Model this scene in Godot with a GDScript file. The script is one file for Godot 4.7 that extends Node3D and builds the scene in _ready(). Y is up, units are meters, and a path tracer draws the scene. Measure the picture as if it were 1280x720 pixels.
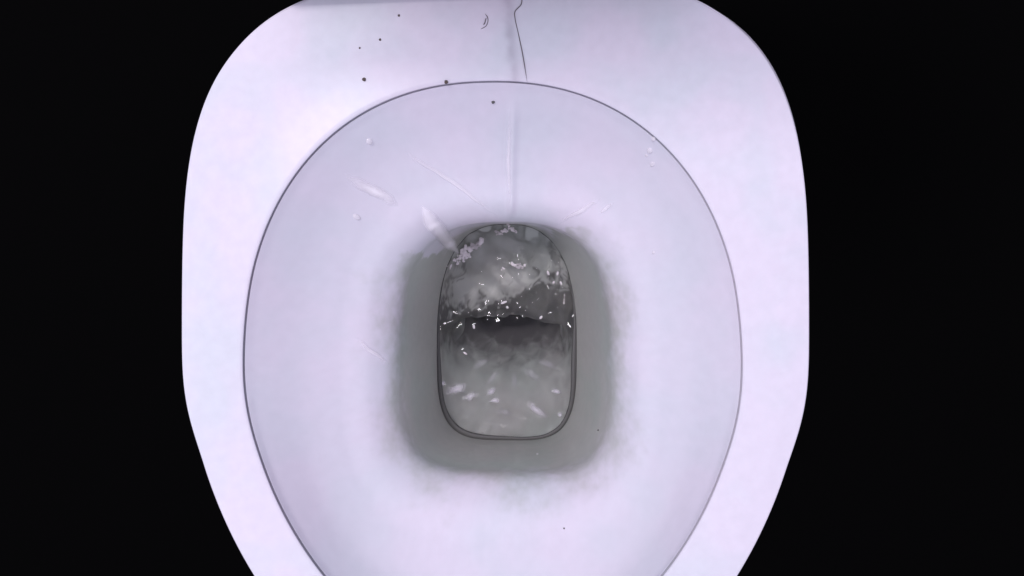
extends Node3D

# A white toilet bowl seen from just above, water turning in its sump. Metres, y up, the back of the toilet towards -z.

const EYE := Vector3(0.0294, 0.72, 0.0)   # the phone, held a hand's length above the rim
const LEAN := 0.0523                      # it leans this much to the left
const FOCAL := 783.0                      # in pixels of a picture 720 high
const RIM_Y := 0.40
const WATER_Y := 0.23

var mats := {}
var taken := {}
var wave := FastNoiseLite.new()
var rough_noise := FastNoiseLite.new()

# ---------------------------------------------------------------- helpers
func numbered(called: String) -> String:
	if not taken.has(called):
		taken[called] = 0
		return called
	taken[called] += 1
	return "%s_%03d" % [called, taken[called]]

func tag(o: Node3D, label: String, category: String, group := "") -> Node3D:
	o.set_meta("label", label)
	o.set_meta("category", category)
	if group:
		o.set_meta("group", group)
	return o

func thing(called: String, at: Vector3) -> Node3D:
	var o := Node3D.new()
	o.name = numbered(called)
	o.position = at
	add_child(o)
	return o

func put(called: String, mesh: Mesh, material: Material, parent: Node3D = null, origin := Vector3.ZERO) -> MeshInstance3D:
	var o := MeshInstance3D.new()
	o.name = called if parent else numbered(called)
	o.mesh = mesh
	o.material_override = material
	o.position = origin
	if parent:
		parent.add_child(o, true)
	else:
		add_child(o)
	return o

# where the line of sight through a point of the photograph (1280 x 720) meets the level y
func spot(u: float, v: float, y: float) -> Vector3:
	var d := EYE.y - y
	return Vector3(EYE.x + d * ((u - 640.0) / FOCAL - LEAN), y, EYE.z + d * (v - 360.0) / FOCAL)

func grid(rows: Array, closed: bool, flip := false, colors: Array = []) -> ArrayMesh:
	# rows of points -> one smooth surface; every row has the same length
	var st := SurfaceTool.new()
	st.begin(Mesh.PRIMITIVE_TRIANGLES)
	st.set_smooth_group(0)
	var n: int = rows[0].size()
	for r in rows.size():
		for i in n:
			if colors.size():
				st.set_color(colors[r][i])
			st.set_uv(Vector2(float(i) / n, float(r) / rows.size()))
			st.add_vertex(rows[r][i])
	for r in rows.size() - 1:
		for i in (n if closed else n - 1):
			var j := (i + 1) % n
			var a := r * n + i
			var b := r * n + j
			var c := (r + 1) * n + i
			var d := (r + 1) * n + j
			var t := [a, b, c, b, d, c] if not flip else [a, c, b, b, c, d]
			for k in t:
				st.add_index(k)
	st.generate_normals()
	return st.commit()

# a rounded outline: half width a, reach to the back and to the front, squareness of each end
func outline_point(s: float, a: float, back: float, front: float, nb: float, nf: float) -> Vector2:
	var c := cos(s)
	var q := sin(s)
	var n: float = lerp(nb, nf, smoothstep(-0.35, 0.35, q))
	var b := back if q < 0.0 else front
	# superellipse sampled by direction, so that points keep their spacing
	var k := pow(pow(absf(c) / 1.0, n) + pow(absf(q) / 1.0, n), -1.0 / n)
	return Vector2(a * c * k, b * q * k)

func ring(L: Dictionary, count: int, grow := 0.0) -> PackedVector3Array:
	var out := PackedVector3Array()
	for i in count:
		var s := TAU * i / count
		var p := outline_point(s, L.a + grow, L.back + grow, L.front + grow, L.nb, L.nf)
		var tilt: float = L.get("tilt", 0.0)
		out.append(Vector3(L.x + p.x, L.y - p.y * sin(tilt), L.z + p.y * cos(tilt)))
	return out

func level(y: float, x: float, z: float, a: float, back: float, front: float, nb: float, nf: float, tilt := 0.0) -> Dictionary:
	return {"y": y, "x": x, "z": z, "a": a, "back": back, "front": front, "nb": nb, "nf": nf, "tilt": tilt}

func between(A: Dictionary, B: Dictionary, t: float, y: float) -> Dictionary:
	var o := {}
	for k in A:
		o[k] = lerp(float(A[k]), float(B[k]), t)
	o.y = y
	return o

func loft(levels: Array, count: int, steps: int) -> Array:
	# smooth curve through the rings of the levels
	var rings := []
	for L in levels:
		rings.append(ring(L, count))
	var rows := []
	for k in levels.size() - 1:
		for s in steps:
			var t := float(s) / steps
			var row := PackedVector3Array()
			for i in count:
				var p1: Vector3 = rings[k][i]
				var p2: Vector3 = rings[k + 1][i]
				var p0: Vector3 = rings[k - 1][i] if k > 0 else p1 * 2.0 - p2
				var p3: Vector3 = rings[k + 2][i] if k + 2 < rings.size() else p2 * 2.0 - p1
				row.append(p1.cubic_interpolate(p2, p0, p3, t))
			rows.append(row)
	rows.append(rings[-1])
	return rows

# ---------------------------------------------------------------- materials
func blotches(base: Color, other: Color, share: float, seed_: int, freq: float) -> ImageTexture:
	var n1 := FastNoiseLite.new()
	n1.seed = seed_
	n1.frequency = freq
	n1.fractal_octaves = 4
	var n2 := FastNoiseLite.new()
	n2.seed = seed_ + 7
	n2.frequency = freq * 9.0
	var size := 512
	var a := n1.get_seamless_image(size, size)
	var b := n2.get_seamless_image(size, size)
	var im := Image.create(size, size, false, Image.FORMAT_RGB8)
	for y in size:
		for x in size:
			var t := a.get_pixel(x, y).r
			var g := b.get_pixel(x, y).r
			var c := base.lerp(other, clampf((t - 0.35) * 2.0, 0.0, 1.0) * share)
			var k := 1.0 + (g - 0.5) * 0.03
			im.set_pixel(x, y, Color(c.r * k, c.g * k, c.b * k))
	return ImageTexture.create_from_image(im)

func make_materials() -> void:
	var p := StandardMaterial3D.new()
	p.albedo_texture = blotches(Color(0.908, 0.890, 0.925), Color(0.860, 0.886, 0.905), 0.8, 3, 0.006)
	p.uv1_triplanar = true
	p.uv1_scale = Vector3.ONE * 4.0
	p.roughness = 0.24
	p.metallic_specular = 0.22
	p.vertex_color_use_as_albedo = true
	mats.porcelain = p
	var w := StandardMaterial3D.new()
	w.albedo_color = Color(1, 1, 1, 0.0)
	w.roughness = 0.02
	w.refraction_enabled = true
	w.refraction_scale = 0.033
	mats.water = w
	var f := StandardMaterial3D.new()
	f.albedo_color = Color(0.03, 0.03, 0.03)
	f.roughness = 1.0
	f.metallic_specular = 0.0
	mats.floor = f
	var d := StandardMaterial3D.new()
	d.albedo_color = Color(0.36, 0.32, 0.29)
	d.roughness = 0.8
	mats.dirt = d
	var h := StandardMaterial3D.new()
	h.albedo_color = Color(0.42, 0.40, 0.41)
	h.roughness = 0.7
	mats.hair = h
	var hb := StandardMaterial3D.new()
	hb.albedo_color = Color(0.35, 0.35, 0.36)
	hb.roughness = 0.4
	mats.blocker = hb  # dull grey of the bar added for shade
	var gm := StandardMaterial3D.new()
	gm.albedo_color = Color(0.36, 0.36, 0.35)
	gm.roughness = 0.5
	mats.grey_tint = gm  # dull grey for dirt specks and the painted meniscus shade
	var fr := StandardMaterial3D.new()
	fr.albedo_color = Color(1.0, 0.99, 1.0, 1.0)
	fr.transparency = BaseMaterial3D.TRANSPARENCY_ALPHA
	fr.roughness = 0.32
	fr.vertex_color_use_as_albedo = true
	mats.painted_glint = fr  # opaque white stands in for light reflected in the running water
	var fo := StandardMaterial3D.new()
	fo.albedo_color = Color(0.99, 0.96, 0.97)
	fo.roughness = 0.1
	mats.white_glint = fo  # white of the splash lumps and the painted lamp glints
	var dr := StandardMaterial3D.new()
	dr.albedo_color = Color(1.0, 0.99, 1.0, 0.6)
	dr.transparency = BaseMaterial3D.TRANSPARENCY_ALPHA
	dr.roughness = 0.05
	mats.drop = dr
	var pf := StandardMaterial3D.new()
	pf.albedo_color = Color(0.98, 0.96, 1.0, 0.62)
	pf.vertex_color_use_as_albedo = true
	pf.transparency = BaseMaterial3D.TRANSPARENCY_ALPHA
	pf.roughness = 0.4
	mats.soft_glint = pf  # pale veil painted for soft reflections on the water
	var ff: StandardMaterial3D = pf.duplicate()
	ff.albedo_color.a = 0.17
	mats.faint_glint = ff
	var g := StandardMaterial3D.new()
	g.albedo_color = Color(0.8, 0.8, 0.85)
	g.emission_enabled = true
	g.emission = Color(1.0, 0.96, 1.0)
	g.emission_energy_multiplier = 4.0
	mats.glow = g

# ---------------------------------------------------------------- the scene
func _ready() -> void:
	var cam := Camera3D.new()
	cam.fov = rad_to_deg(2.0 * atan(360.0 / FOCAL))
	cam.near = 0.02
	cam.far = 20.0
	add_child(cam)
	cam.look_at_from_position(EYE, EYE + Vector3(-LEAN, -1.0, 0.0), Vector3(0, 0, -1))
	cam.current = true

	var env := Environment.new()
	env.background_mode = Environment.BG_COLOR
	env.background_color = Color(0.845, 0.825, 0.92)
	env.background_energy_multiplier = 1.0
	env.tonemap_mode = Environment.TONE_MAPPER_LINEAR
	env.tonemap_exposure = 1.0
	env.sdfgi_enabled = true
	env.ssao_enabled = true
	env.ssil_enabled = true
	var we := WorldEnvironment.new()
	we.environment = env
	add_child(we)
	make_materials()
	wave.seed = 11
	wave.frequency = 45.0
	wave.fractal_octaves = 2
	wave.fractal_gain = 0.33
	rough_noise.seed = 5
	rough_noise.frequency = 60.0

	build_lamp()
	build_floor()
	build_toilet()
	build_water()
	build_hairs()
	build_specks()
	build_rivulets()
	build_spout()
	build_drops()
	build_glints()

func build_lamp() -> void:
	var at := Vector3(-0.5, 2.35, -0.42)
	var t := thing("ceiling_lamp", at)
	tag(t, "round white ceiling lamp lit above the toilet", "ceiling lamp")
	var body := CylinderMesh.new()
	body.top_radius = 0.21
	body.bottom_radius = 0.23
	body.height = 0.05
	put("housing", body, mats.porcelain, t, Vector3(0, 0.035, 0))
	var disc := CylinderMesh.new()
	disc.top_radius = 0.2
	disc.bottom_radius = 0.2
	disc.height = 0.01
	put("glowing_disc", disc, mats.glow, t, Vector3(0, 0.003, 0))
	var l := AreaLight3D.new()
	l.area_size = Vector2(0.36, 0.36)
	l.light_energy = 1.9
	l.light_color = Color(1.0, 0.97, 1.0)
	l.area_range = 6.0
	l.shadow_enabled = true
	l.name = "lamp_light"
	add_child(l)
	l.look_at_from_position(at + Vector3(0, -0.01, 0), at + Vector3(0.01, -1, 0.01), Vector3(0, 0, 1))

func build_floor() -> void:
	var m := PlaneMesh.new()
	m.size = Vector2(6, 6)
	var o := put("floor", m, mats.floor)
	o.set_meta("kind", "structure")

var opening := {}
var edge := {}
var shore := {}
var bowl_rows := []

func deck_rise(z: float) -> float:
	return 0.012 * pow(clampf((-0.118 - z) / 0.05, 0.0, 1.0), 2.0)

func deck(u: float, v: float, lift: float) -> Vector3:
	var p := spot(u, v, 0.4015)
	for k in 4:
		p = spot(u, v, 0.4011 + deck_rise(p.z))
	return p + Vector3(0, lift, 0)

func build_toilet() -> void:
	var t := thing("toilet", Vector3.ZERO)
	tag(t, "white glazed toilet bowl with water swirling in its sump", "toilet")
	opening = level(RIM_Y, spot(609, 455, RIM_Y).x, spot(609, 455, RIM_Y).z, 0.1287, 0.1451, 0.160, 2.22, 1.8)
	var e := spot(630, 440, 0.33)
	edge = level(0.33, e.x, e.z, 147 * 0.39 / FOCAL, 163 * 0.39 / FOCAL, 162 * 0.39 / FOCAL, 2.8, 4.0)
	var s := spot(633, 430, WATER_Y)
	shore = level(WATER_Y, s.x, s.z, 87 * 0.49 / FOCAL, 150 * 0.49 / FOCAL, 120 * 0.49 / FOCAL, 2.55, 3.8)

	# the dish, from under the rim down to the shoulder of the sump and on to the water
	var N := 960
	var lip := opening.duplicate()
	lip.a -= 0.0004
	lip.back -= 0.0004
	lip.front -= 0.0004
	var ds := [between(lip, edge, 0.0, 0.3979), between(lip, edge, 0.08, 0.390), between(lip, edge, 0.32, 0.370), between(lip, edge, 0.60, 0.353),
		between(lip, edge, 0.86, 0.3405), between(edge, shore, 0.14, 0.323), between(edge, shore, 0.34, 0.300), between(edge, shore, 0.66, 0.262), between(shore, shore, 0.0, WATER_Y)]
	bowl_rows = loft(ds, N, 14)
	var tint := []
	for k in bowl_rows.size():
		var row: PackedVector3Array = bowl_rows[k]
		var c := PackedColorArray()
		for i in N:
			var p := row[i]
			# a moulded ridge runs down the back, a little off the middle
			if p.z < 0.0 and k > 2:
				var off := p.x - lerpf(spot(640, 278, 0.33).x, spot(641, 112, 0.385).x, smoothstep(0.33, 0.39, p.y))
				var h := 0.0021 * exp(-pow(off / 0.0024, 2.0)) * smoothstep(0.325, 0.345, p.y) * (1.0 - smoothstep(0.375, 0.392, p.y))
				row[i] = p + Vector3(0, 0.75, 0.65) * h
			# grey tint painted to deepen the shade of the sump wall, its edge ragged
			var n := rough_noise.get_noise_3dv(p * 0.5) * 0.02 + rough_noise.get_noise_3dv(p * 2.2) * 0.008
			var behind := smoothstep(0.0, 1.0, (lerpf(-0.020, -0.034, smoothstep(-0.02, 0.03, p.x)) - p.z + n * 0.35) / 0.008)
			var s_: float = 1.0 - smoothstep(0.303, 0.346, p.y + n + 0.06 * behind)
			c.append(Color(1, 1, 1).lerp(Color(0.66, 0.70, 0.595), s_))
		bowl_rows[k] = row
		tint.append(c)
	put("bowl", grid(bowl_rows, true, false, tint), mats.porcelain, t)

	# the sump under water, bending back into the trap
	var x: float = shore.x
	var us := [shore]
	for q in [[0.101, 0.213, -0.030, 0.222, 0.0525, 2.7, 3.4], [0.080, 0.196, -0.008, 0.214, 0.0505, 2.7, 3.0], [0.068, 0.181, 0.017, 0.204, 0.048, 2.6, 2.6],
		[0.054, 0.163, 0.024, 0.197, 0.045, 2.4, 2.4], [0.034, 0.145, 0.020, 0.182, 0.040, 2.0, 2.0], [0.0, 0.118, -0.002, 0.170, 0.034, 2.0, 2.0],
		[-0.06, 0.105, -0.06, 0.158, 0.03, 2.0, 2.0], [-0.12, 0.100, -0.12, 0.155, 0.03, 2.0, 2.0], [-0.122, 0.127, -0.122, 0.128, 0.0005, 2.0, 2.0]]:
		var fp := Vector2(q[0], q[1])
		var bp := Vector2(q[2], q[3])
		var half := fp.distance_to(bp) * 0.5
		us.append(level((fp.y + bp.y) * 0.5, x, (fp.x + bp.x) * 0.5, q[4], half, half, q[5], q[6], atan2(bp.y - fp.y, fp.x - bp.x)))
	var sump_rows := loft(us, 240, 10)
	var sump_tint := []
	for k in sump_rows.size():
		var c := PackedColorArray()
		for i in sump_rows[k].size():
			var p: Vector3 = sump_rows[k][i]
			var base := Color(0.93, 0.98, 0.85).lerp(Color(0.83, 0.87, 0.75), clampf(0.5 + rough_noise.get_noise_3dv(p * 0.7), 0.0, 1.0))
			# shade of the trap mouth painted onto the walls round it, with a ragged edge
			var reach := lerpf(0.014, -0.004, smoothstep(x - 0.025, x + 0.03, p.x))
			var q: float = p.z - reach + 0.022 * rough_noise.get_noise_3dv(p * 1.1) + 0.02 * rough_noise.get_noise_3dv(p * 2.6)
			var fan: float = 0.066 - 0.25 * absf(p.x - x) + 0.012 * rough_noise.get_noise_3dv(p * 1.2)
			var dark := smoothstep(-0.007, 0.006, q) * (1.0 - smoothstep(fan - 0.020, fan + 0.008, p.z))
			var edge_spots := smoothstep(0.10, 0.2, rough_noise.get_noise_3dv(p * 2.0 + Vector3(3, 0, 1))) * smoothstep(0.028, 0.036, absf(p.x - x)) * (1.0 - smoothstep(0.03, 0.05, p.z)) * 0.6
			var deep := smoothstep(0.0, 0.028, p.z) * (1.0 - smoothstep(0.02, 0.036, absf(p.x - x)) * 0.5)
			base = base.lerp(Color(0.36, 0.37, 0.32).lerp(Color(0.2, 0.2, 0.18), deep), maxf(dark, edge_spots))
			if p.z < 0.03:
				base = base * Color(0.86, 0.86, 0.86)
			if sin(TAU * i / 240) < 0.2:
				base = base.lerp(Color(0.6, 0.62, 0.55), smoothstep(33.0, 48.0, k))   # the roof of the trap, painted paler to soften its black shade
			c.append(base)
		sump_tint.append(c)
	put("sump", grid(sump_rows, true, false, sump_tint), mats.porcelain, t)

	# the rim: hollow groove, rounded inner edge, flat top, rounded outer edge, outer wall
	var outer := level(RIM_Y, opening.x, opening.z - 0.02, 0.163, 0.178, 0.212, 3.6, 1.9)
	var rim := []
	for q in [[-0.0004, 0.3979], [0.0002, 0.3970], [0.009, 0.3965], [0.009, 0.3989], [0.0010, 0.3988], [0.0003, 0.3990], [0.0, 0.3994], [0.0004, 0.3999], [0.0014, 0.4003]]:
		rim.append(ring(opening, N, q[0]))
		for i in N:
			rim[-1][i].y = q[1]
	var flat: PackedVector3Array = ring(outer, N)
	for k in range(1, 49):
		var row := PackedVector3Array()
		var f := k / 48.0
		for i in N:
			var p: Vector3 = rim[8][i].lerp(flat[i], f * 0.94)
			p.y = 0.4003 + 0.0012 * sin(PI * f) + deck_rise(p.z)
			row.append(p)
		rim.append(row)
	for q in [[0.985, 0.3985], [1.0, 0.394], [1.005, 0.386], [0.99, 0.36], [0.95, 0.34], [0.86, 0.28], [0.78, 0.2], [0.72, 0.1], [0.72, 0.02], [0.74, 0.0]]:
		var row := PackedVector3Array()
		for i in N:
			var p := flat[i]
			row.append(Vector3(outer.x + (p.x - outer.x) * q[0], q[1], outer.z + (p.z - outer.z) * q[0]))
		rim.append(row)
	var grey_tint := []  # a faint greyer band down the back of the deck
	for row in rim:
		var c := PackedColorArray()
		for p in row:
			var n: float = rough_noise.get_noise_3dv(p * 1.4)
			var off: float = p.x - lerpf(spot(643, 90, RIM_Y).x, spot(638, 25, RIM_Y).x, clampf((-0.11 - p.z) / 0.027, 0.0, 1.3)) + n * 0.002
			var k := exp(-pow(off / 0.0032, 2.0)) * (0.6 + 0.6 * n) if p.z < -0.1 else 0.0
			c.append(Color(1, 1, 1).lerp(Color(0.72, 0.70, 0.72), clampf(k, 0.0, 1.0)))
		grey_tint.append(c)
	put("rim", grid(rim, true, true, grey_tint), mats.porcelain, t)

	# the cistern behind the rim, out of the picture
	var ct := []
	for q in [[0.0, 0.395], [1.0, 0.395], [1.0, 0.40], [1.0, 0.42], [1.02, 0.60], [1.04, 0.76], [1.07, 0.762], [1.07, 0.785], [1.05, 0.795], [0.0, 0.797]]:
		var row := PackedVector3Array()
		for i in 96:
			var p := outline_point(TAU * i / 96, 0.15, 0.085, 0.085, 6.0, 6.0) * maxf(q[0], 0.001)
			row.append(Vector3(opening.x + p.x, q[1], -0.2615 + p.y))
		ct.append(row)
	put("cistern", grid(ct, true, true), mats.porcelain, t)

	# the foot that carries the cistern
	var ft := []
	for q in [[0.0, 0.0], [1.0, 0.0], [0.97, 0.03], [0.97, 0.36], [1.0, 0.3935], [0.0, 0.3945]]:
		var row := PackedVector3Array()
		for i in 64:
			var p := outline_point(TAU * i / 64, 0.085, 0.11, 0.11, 5.0, 5.0) * maxf(q[0], 0.001)
			row.append(Vector3(opening.x + p.x, q[1], -0.235 + p.y))
		ft.append(row)
	put("cistern_foot", grid(ft, true, true), mats.porcelain, t)

	# an unseen bar added to shade the back deck, just behind the picture
	var blocker := []
	for q in [[0.0, 0.0], [0.9, 0.0], [1.0, 0.004], [1.0, 0.206], [0.9, 0.21], [0.0, 0.21]]:
		var row := PackedVector3Array()
		for i in 24:
			var an := TAU * i / 24
			row.append(Vector3(opening.x - 0.105 + q[1], 0.4225 + 0.013 * maxf(q[0], 0.01) * sin(an), -0.1595 + 0.013 * maxf(q[0], 0.01) * cos(an)))
		blocker.append(row)
	put("shade_bar", grid(blocker, true), mats.blocker, t)

	# a dark ring added for the shade of the meniscus at the glaze
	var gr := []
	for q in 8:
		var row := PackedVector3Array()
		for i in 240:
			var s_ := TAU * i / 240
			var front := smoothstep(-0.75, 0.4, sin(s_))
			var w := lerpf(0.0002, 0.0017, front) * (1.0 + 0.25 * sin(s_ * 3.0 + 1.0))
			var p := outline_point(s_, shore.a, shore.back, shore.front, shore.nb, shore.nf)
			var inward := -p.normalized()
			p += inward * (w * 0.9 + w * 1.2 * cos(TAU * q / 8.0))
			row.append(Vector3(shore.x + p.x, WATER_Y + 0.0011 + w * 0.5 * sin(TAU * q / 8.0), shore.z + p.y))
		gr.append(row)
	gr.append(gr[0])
	put("meniscus_shade", grid(gr, true), mats.grey_tint, t)

func ripple(x: float, z: float) -> float:
	var back := 1.0 - smoothstep(-0.005, 0.040, z)
	return wave.get_noise_2d(x, z) * lerpf(0.0009, 0.0062, back)

func build_water() -> void:
	var N := 260
	var R := 110
	var rows := []
	for k in range(R + 1):
		var f := float(k) / R
		var row := PackedVector3Array()
		for i in N:
			var p := outline_point(TAU * i / N, shore.a, shore.back, shore.front, shore.nb, shore.nf) * maxf(f, 0.001) * 1.003
			var x: float = shore.x + p.x
			var z: float = shore.z + p.y
			var h := ripple(x, z)
			h += 0.0009 * pow(f, 26.0) * smoothstep(-0.02, 0.08, z)
			row.append(Vector3(x, WATER_Y + h, z))
		rows.append(row)
	var o := put("water", grid(rows, true, true), mats.water)
	o.set_meta("kind", "structure")

# the point of the glaze that the photograph shows at (u, v), with the direction out of the glaze
func on_bowl(u: float, v: float) -> Array:
	var best := 1e9
	var at := Vector2i.ZERO
	for k in range(1, bowl_rows.size() - 1):
		var row: PackedVector3Array = bowl_rows[k]
		for i in range(0, row.size(), 2):
			var q := row[i]
			var d := EYE.y - q.y
			var a := (q.x - EYE.x) / d + LEAN - (u - 640.0) / FOCAL
			var b := (q.z - EYE.z) / d - (v - 360.0) / FOCAL
			var m := a * a + b * b
			if m < best:
				best = m
				at = Vector2i(k, i)
	var row0: PackedVector3Array = bowl_rows[at.x]
	var n := row0.size()
	var along := row0[(at.y + 4) % n] - row0[(at.y + n - 4) % n]
	var down: Vector3 = bowl_rows[at.x + 1][at.y] - bowl_rows[at.x - 1][at.y]
	var out := along.cross(down).normalized()
	if out.y < 0.0:
		out = -out
	return [row0[at.y], out]

func curve_points(points: Array, per: int) -> Array:
	var out := []
	for k in points.size() - 1:
		var p1: Vector3 = points[k]
		var p2: Vector3 = points[k + 1]
		var p0: Vector3 = points[k - 1] if k > 0 else p1 * 2.0 - p2
		var p3: Vector3 = points[k + 2] if k + 2 < points.size() else p2 * 2.0 - p1
		for s in per:
			out.append(p1.cubic_interpolate(p2, p0, p3, float(s) / per))
	out.append(points[-1])
	return out

func tube(points: Array, radius: float, up := Vector3.UP, flat := 1.0) -> ArrayMesh:
	var rows := []
	for k in points.size():
		var a: Vector3 = points[maxi(k - 1, 0)]
		var b: Vector3 = points[mini(k + 1, points.size() - 1)]
		var dir := (b - a).normalized()
		var side := dir.cross(up).normalized()
		var top := side.cross(dir).normalized()
		var f := float(k) / (points.size() - 1)
		var r := radius * maxf(0.05, minf(1.0, 5.0 * minf(f, 1.0 - f) + 0.15))
		var row := PackedVector3Array()
		for i in 8:
			row.append(points[k] + side * cos(TAU * i / 8) * r + top * sin(TAU * i / 8) * r * flat)
		rows.append(row)
	return grid(rows, true)

func ribbon(points: Array, ups: Array, half: float, body := 0.3, uneven := 0.25) -> ArrayMesh:
	# a low dome of running water along a line, its width uneven, thinnest at its edges
	var rows := []
	var thin := []
	for k in points.size():
		var a: Vector3 = points[maxi(k - 1, 0)]
		var b: Vector3 = points[mini(k + 1, points.size() - 1)]
		var dir := (b - a).normalized()
		var up: Vector3 = ups[k]
		var side := dir.cross(up).normalized()
		var f := float(k) / (points.size() - 1)
		var w := half * minf(1.0, 4.0 * minf(f, 1.0 - f) + 0.12) * (1.0 + uneven * rough_noise.get_noise_3dv(points[k] * 2.0))
		var row := PackedVector3Array()
		var c := PackedColorArray()
		for i in 9:
			var q := i / 4.0 - 1.0
			c.append(Color(1, 1, 1, body * pow(1.0 - q * q, 1.3) * minf(1.0, 2.0 * minf(f, 1.0 - f) + (0.35 if uneven == 0.0 else 0.0))))
			row.append(points[k] + side * q * w + up * (0.0004 + w * 0.25 * (1.0 - q * q)))
		rows.append(row)
		thin.append(c)
	return grid(rows, false, false, thin)

func build_hairs() -> void:
	var a := []
	for q in [[651, -14], [652, 4], [644, 14], [644, 24], [648, 42], [653, 66], [656, 84], [659, 103]]:
		a.append(deck(q[0], q[1], -0.0005 if q[1] > 95 else 0.0003))
	tag(put("hair", tube(curve_points(a, 8), 0.00026), mats.hair), "long thin dark hair running down the back of the rim to its inner edge", "hair")
	var b := []
	for q in [[606, 16], [609, 20], [610, 25], [608, 31], [604, 34], [599, 36]]:
		b.append(deck(q[0], q[1], 0.0003))
	tag(put("hair", tube(curve_points(b, 6), 0.00024), mats.hair), "short curled dark hair near the top edge of the white rim", "hair")
	var c := []
	for q in [[604, 31], [606, 28], [607, 24], [608, 22]]:
		c.append(deck(q[0], q[1], 0.0007))
	tag(put("hair", tube(curve_points(c, 6), 0.00022), mats.hair), "tiny straight bit of hair crossing the short curled hair", "hair")

func speck_mesh(r: float, seed_: int) -> ArrayMesh:
	var n := FastNoiseLite.new()
	n.seed = seed_
	n.frequency = 0.9
	var rows := []
	for k in 7:
		var row := PackedVector3Array()
		var e := PI * k / 6.0
		for i in 12:
			var d := Vector3(sin(e) * cos(TAU * i / 12), cos(e), sin(e) * sin(TAU * i / 12))
			var w := r * (1.0 + 0.5 * n.get_noise_3dv(d * 1.2))
			row.append(Vector3(d.x * w, d.y * w * 0.55, d.z * w))
		rows.append(row)
	return grid(rows, true, true)

func build_specks() -> void:
	var k := 0
	for q in [[452.5, 96, 0.0010, "brown speck of dirt on the left part of the rim"], [473, 46, 0.0007, "small dirt speck high on the left of the rim"],
		[557, 101, 0.0010, "olive brown speck of dirt sitting on the edge of the bowl opening"], [497, 16, 0.0006, "tiny dirt speck nearest the top edge of the rim"],
		[447, 56, 0.0006, "faint dirt speck close to the left side of the rim"]]:
		var o := put("dirt_speck", speck_mesh(q[2], k), mats.dirt if q[2] > 0.00055 else mats.grey_tint, null, deck(q[0], q[1], 0.0003))
		tag(o, q[3], "dirt speck", "dirt specks on the toilet")
		k += 1
	for q in [[615, 126, 0.0009, "grey speck stuck inside the bowl just under the back edge"], [704, 661, 0.0005, "tiny grey speck on the front slope of the bowl"], [748, 537, 0.0005, "tiny grey speck right of the front corner of the sump"]]:
		var s := on_bowl(q[0], q[1])
		var o := put("dirt_speck", speck_mesh(q[2], k), mats.grey_tint, null, s[0] + s[1] * 0.0003)
		tag(o, q[3], "dirt speck", "dirt specks on the toilet")
		k += 1

func build_rivulets() -> void:
	for q in [
		[[[424, 213], [438, 222], [455, 232], [475, 241], [487, 250], [497, 257]], 0.0036, "bright rivulet running in from the left side of the bowl"],
		[[[503, 184], [518, 197], [545, 213], [575, 234], [602, 255], [622, 270]], 0.0017, "long thin rivulet slanting down the back left of the bowl"],
		[[[752, 247], [735, 258], [716, 268], [694, 280]], 0.0018, "longer faint rivulet on the back right of the bowl"],
		[[[768, 252], [757, 260], [748, 269]], 0.0016, "short faint rivulet on the back right of the bowl, outermost"],
		[[[440, 422], [455, 436], [470, 447], [486, 458]], 0.0018, "faint rivulet on the left wall of the bowl beside the sump"],
		[[[638, 128], [637, 172], [636, 200], [637, 230], [639, 268]], 0.0013, "thin trickle running straight down the moulded ridge at the back"]]:
		var flat := []
		for p in q[0]:
			flat.append(Vector3(p[0], p[1], 0))
		flat = curve_points(flat, 5)
		var pts := []
		var ups := []
		for p in flat:
			var s := on_bowl(p.x, p.y)
			pts.append(s[0])
			ups.append(s[1])
		for k in 2:
			for i in range(1, pts.size() - 1):
				pts[i] = (pts[i - 1] + pts[i] * 2.0 + pts[i + 1]) * 0.25
		tag(put("rivulet", ribbon(pts, ups, q[1], 1.0 if q[1] > 0.002 else 0.75), mats.painted_glint), q[2], "rivulet", "rivulets on the bowl wall")

func build_spout() -> void:
	# the broad run that leaves the shoulder of the bowl and drops into the water
	var pts := []
	for q in [[526, 256], [533, 267], [539, 277], [545, 285], [552, 293], [560, 302]]:
		var p: Vector3 = on_bowl(q[0], q[1])[0]
		pts.append(p + (EYE - p).normalized() * 0.005)
	pts.append(spot(566, 309, 0.262))
	pts.append(spot(573, 317, WATER_Y))
	pts = curve_points(pts, 6)
	var ups := []
	for p in pts:
		ups.append(Vector3(0.2, 1.0, 0.2).normalized())
	tag(put("rivulet", ribbon(pts, ups, 0.0054, 1.0, 0.0), mats.painted_glint), "broad bright run of water falling into the sump at its back left corner", "rivulet", "rivulets on the bowl wall")

func build_drops() -> void:
	var m := SphereMesh.new()
	m.radius = 1.0
	m.height = 2.0
	m.radial_segments = 20
	m.rings = 10
	for q in [[461, 175, 0.0017, 1.3, "single clear water drop on the upper left of the bowl"], [817, 176, 0.0014, 1.0, "topmost of the clear drops under the right rim edge"],
		[812, 191, 0.0016, 1.2, "middle of the clear drops under the right rim edge"], [813, 206, 0.0013, 1.5, "lowest of the clear drops under the right rim edge"],
		[808, 197, 0.0008, 1.2, "tiny clear drop left of the middle drop under the right rim edge"], [441, 270, 0.0016, 1.7, "elongated clear drop on the left wall of the bowl"],
		[815, 315, 0.0010, 1.2, "small clear drop low on the right wall of the bowl"], [672, 568, 0.0008, 1.0, "tiny clear drop in front of the sump"]]:
		var s := on_bowl(q[0], q[1])
		var o := put("water_drop", m, mats.drop, null, s[0])
		var out: Vector3 = s[1]
		var side := out.cross(Vector3.DOWN).normalized()
		o.basis = Basis(side * q[2], out * q[2] * 0.7, out.cross(side).normalized() * -1.0 * q[2] * q[3])
		tag(o, q[4], "water drop", "drops on the bowl wall")

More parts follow.
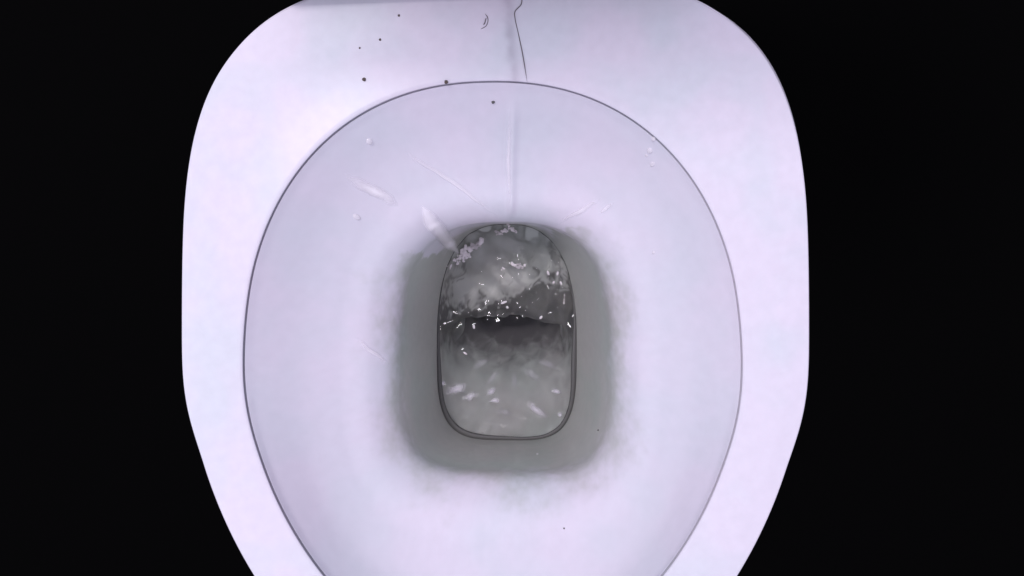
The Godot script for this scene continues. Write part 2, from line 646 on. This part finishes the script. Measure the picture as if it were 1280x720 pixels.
func build_glints() -> void:
	var rng := RandomNumberGenerator.new()
	rng.seed = 21
	var lumps := [speck_mesh(1.0, 31), speck_mesh(1.0, 32), speck_mesh(1.0, 33)]
	# splash heaped where the broad run falls in, and glints shaped as white lumps
	for c in [[[[569, 326, 1.0], [574, 321, 1.3], [577, 314, 1.2], [581, 317, 2.0], [583, 309, 1.3], [587, 312, 2.2], [590, 306, 1.5], [594, 309, 1.7], [598, 302, 1.6], [603, 300, 2.0], [600, 306, 1.0], [579, 324, 1.3], [572, 328, 1.0], [585, 320, 1.7]], "heap of white splash lumps with painted glints at the back left of the water"],
		[[[622, 291, 1.2], [627, 290, 1.5], [633, 288, 1.0], [640, 287, 1.3], [643, 290, 1.0], [636, 283, 0.9]], "thin line of painted white glints at the very back of the water"],
		[[[628, 336, 0.8], [641, 331, 1.2], [646, 333, 1.4], [650, 332, 1.2], [654, 333, 1.0]], "small string of painted pinkish glints in the middle of the back half of the water"]]:
		var mid: Array = c[0][0]
		var at := spot(mid[0], mid[1], WATER_Y)
		var t := thing("painted_glint", at)
		for q in c[0]:
			for k in 5:
				var o := put("glint_lump", lumps[rng.randi() % 3], mats.white_glint, t, spot(q[0] + rng.randf_range(-2.4, 2.4), q[1] + rng.randf_range(-2.4, 2.4), WATER_Y + 0.0015) - at)
				var r: float = q[2] * 0.001 * rng.randf_range(0.35, 1.1)
				o.basis = Basis(Vector3.UP, rng.randf() * TAU) * Basis.from_scale(Vector3(r, r * 0.7, r * rng.randf_range(0.8, 1.5)))
		tag(t, c[1], "painted_glint", "painted glints on the water")
	for q in [[630, 378, 7.0, -20, "bright thin painted glint in the centre of the water"], [634, 384, 3.0, 60, "tiny painted glint touching the central glint"], [592, 408, 5.0, 85, "upright painted glint left of the dark mouth of the trap"],
		[676, 397, 4.0, -45, "bright painted glint over the right of the dark mouth"], [581, 442, 5.0, 35, "curved painted glint over the left of the pale front slope"],
		[685, 341, 5.0, 70, "leftmost painted glint by the right edge of the water"], [697, 342, 4.5, -80, "upright painted glint second from left by the right edge"], [701, 354, 4.0, 75, "lowest painted glint by the right edge of the water"],
		[716, 349, 8.0, 65, "longest painted glint right at the edge of the water"], [692, 353, 3.0, -40, "smallest painted glint by the right edge of the water"],
		[556, 330, 6.0, 60, "painted glint at the left edge below the heap of white lumps"], [553, 341, 4.0, -60, "short painted glint lowest at the left edge of the water"], [563, 333, 6.0, -70, "slanting painted glint beside the heap of white lumps"]]:
		var o := put("glint_fleck", lumps[int(q[0]) % 3], mats.white_glint, null, spot(q[0], q[1], WATER_Y + 0.002))  # each fleck is a lamp glint shaped as a white lump
		var l: float = q[2] * 0.49 / FOCAL * 0.62
		o.basis = Basis(Vector3.UP, -deg_to_rad(q[3])) * Basis.from_scale(Vector3(l, 0.0011, 0.0009))
		tag(o, q[4], "painted glint", "painted glint flecks on the water")
	for q in [[571, 487, 16, 7, -25, "largest pale painted highlight, at the left of the front slope"], [588, 496, 11, 5, -20, "pale painted highlight next right of the largest one"], [614, 490, 8, 5, -30, "upper small pale painted highlight left of the middle"],
		[619, 501, 8, 4, -5, "lower small pale painted highlight left of the middle"], [670, 512, 17, 6, 35, "long slanting pale painted highlight at the right of the front slope"], [695, 489, 8, 4, 15, "small pale painted highlight near the right edge of the water"],
		[700, 518, 4, 4, 0, "round pale painted highlight in the front right corner of the water"], [553, 480, 5, 5, 50, "round pale painted highlight at the left edge of the water"],
		[600, 455, 15, 6, -28, "faint soft painted reflection fanning out left of the dark mouth"], [616, 472, 14, 5, -45, "faint soft painted reflection fanning out towards the front left"], [665, 468, 15, 6, 40, "faint soft painted reflection fanning out towards the front right"],
		[685, 455, 15, 6, 20, "faint soft painted reflection fanning out right of the dark mouth"], [643, 476, 12, 5, 85, "faint soft painted reflection pointing straight at the front of the water"], [630, 515, 12, 5, 10, "faintest painted highlight in the middle of the front slope"]]:
		var rows := []
		var thin := []
		var s := 0.49 / FOCAL
		for k in 7:
			var row := PackedVector3Array()
			var c := PackedColorArray()
			for i in 28:
				var an := TAU * i / 28
				var w: float = 1.0 + 0.55 * rough_noise.get_noise_2d(cos(an) * 0.02 + q[0], sin(an) * 0.02)
				var f := k / 6.0
				row.append(Vector3(cos(an) * q[2] * 1.0 * s * w * f, 0.0005 * (1.0 - f * f), sin(an) * q[3] * 1.0 * s * w * f))
				c.append(Color(1, 1, 1, pow(1.0 - f, 1.1)))
			rows.append(row)
			thin.append(c)
		var o := put("glint_patch", grid(rows, true, true, thin), mats.faint_glint if q[5].begins_with("faint") else mats.soft_glint, null, spot(q[0], q[1], WATER_Y + 0.0007))  # a soft reflection on the water, painted as a pale veil
		o.rotation.y = -deg_to_rad(q[4])
		tag(o, q[5], "foam patch", "painted highlights on the front of the water")
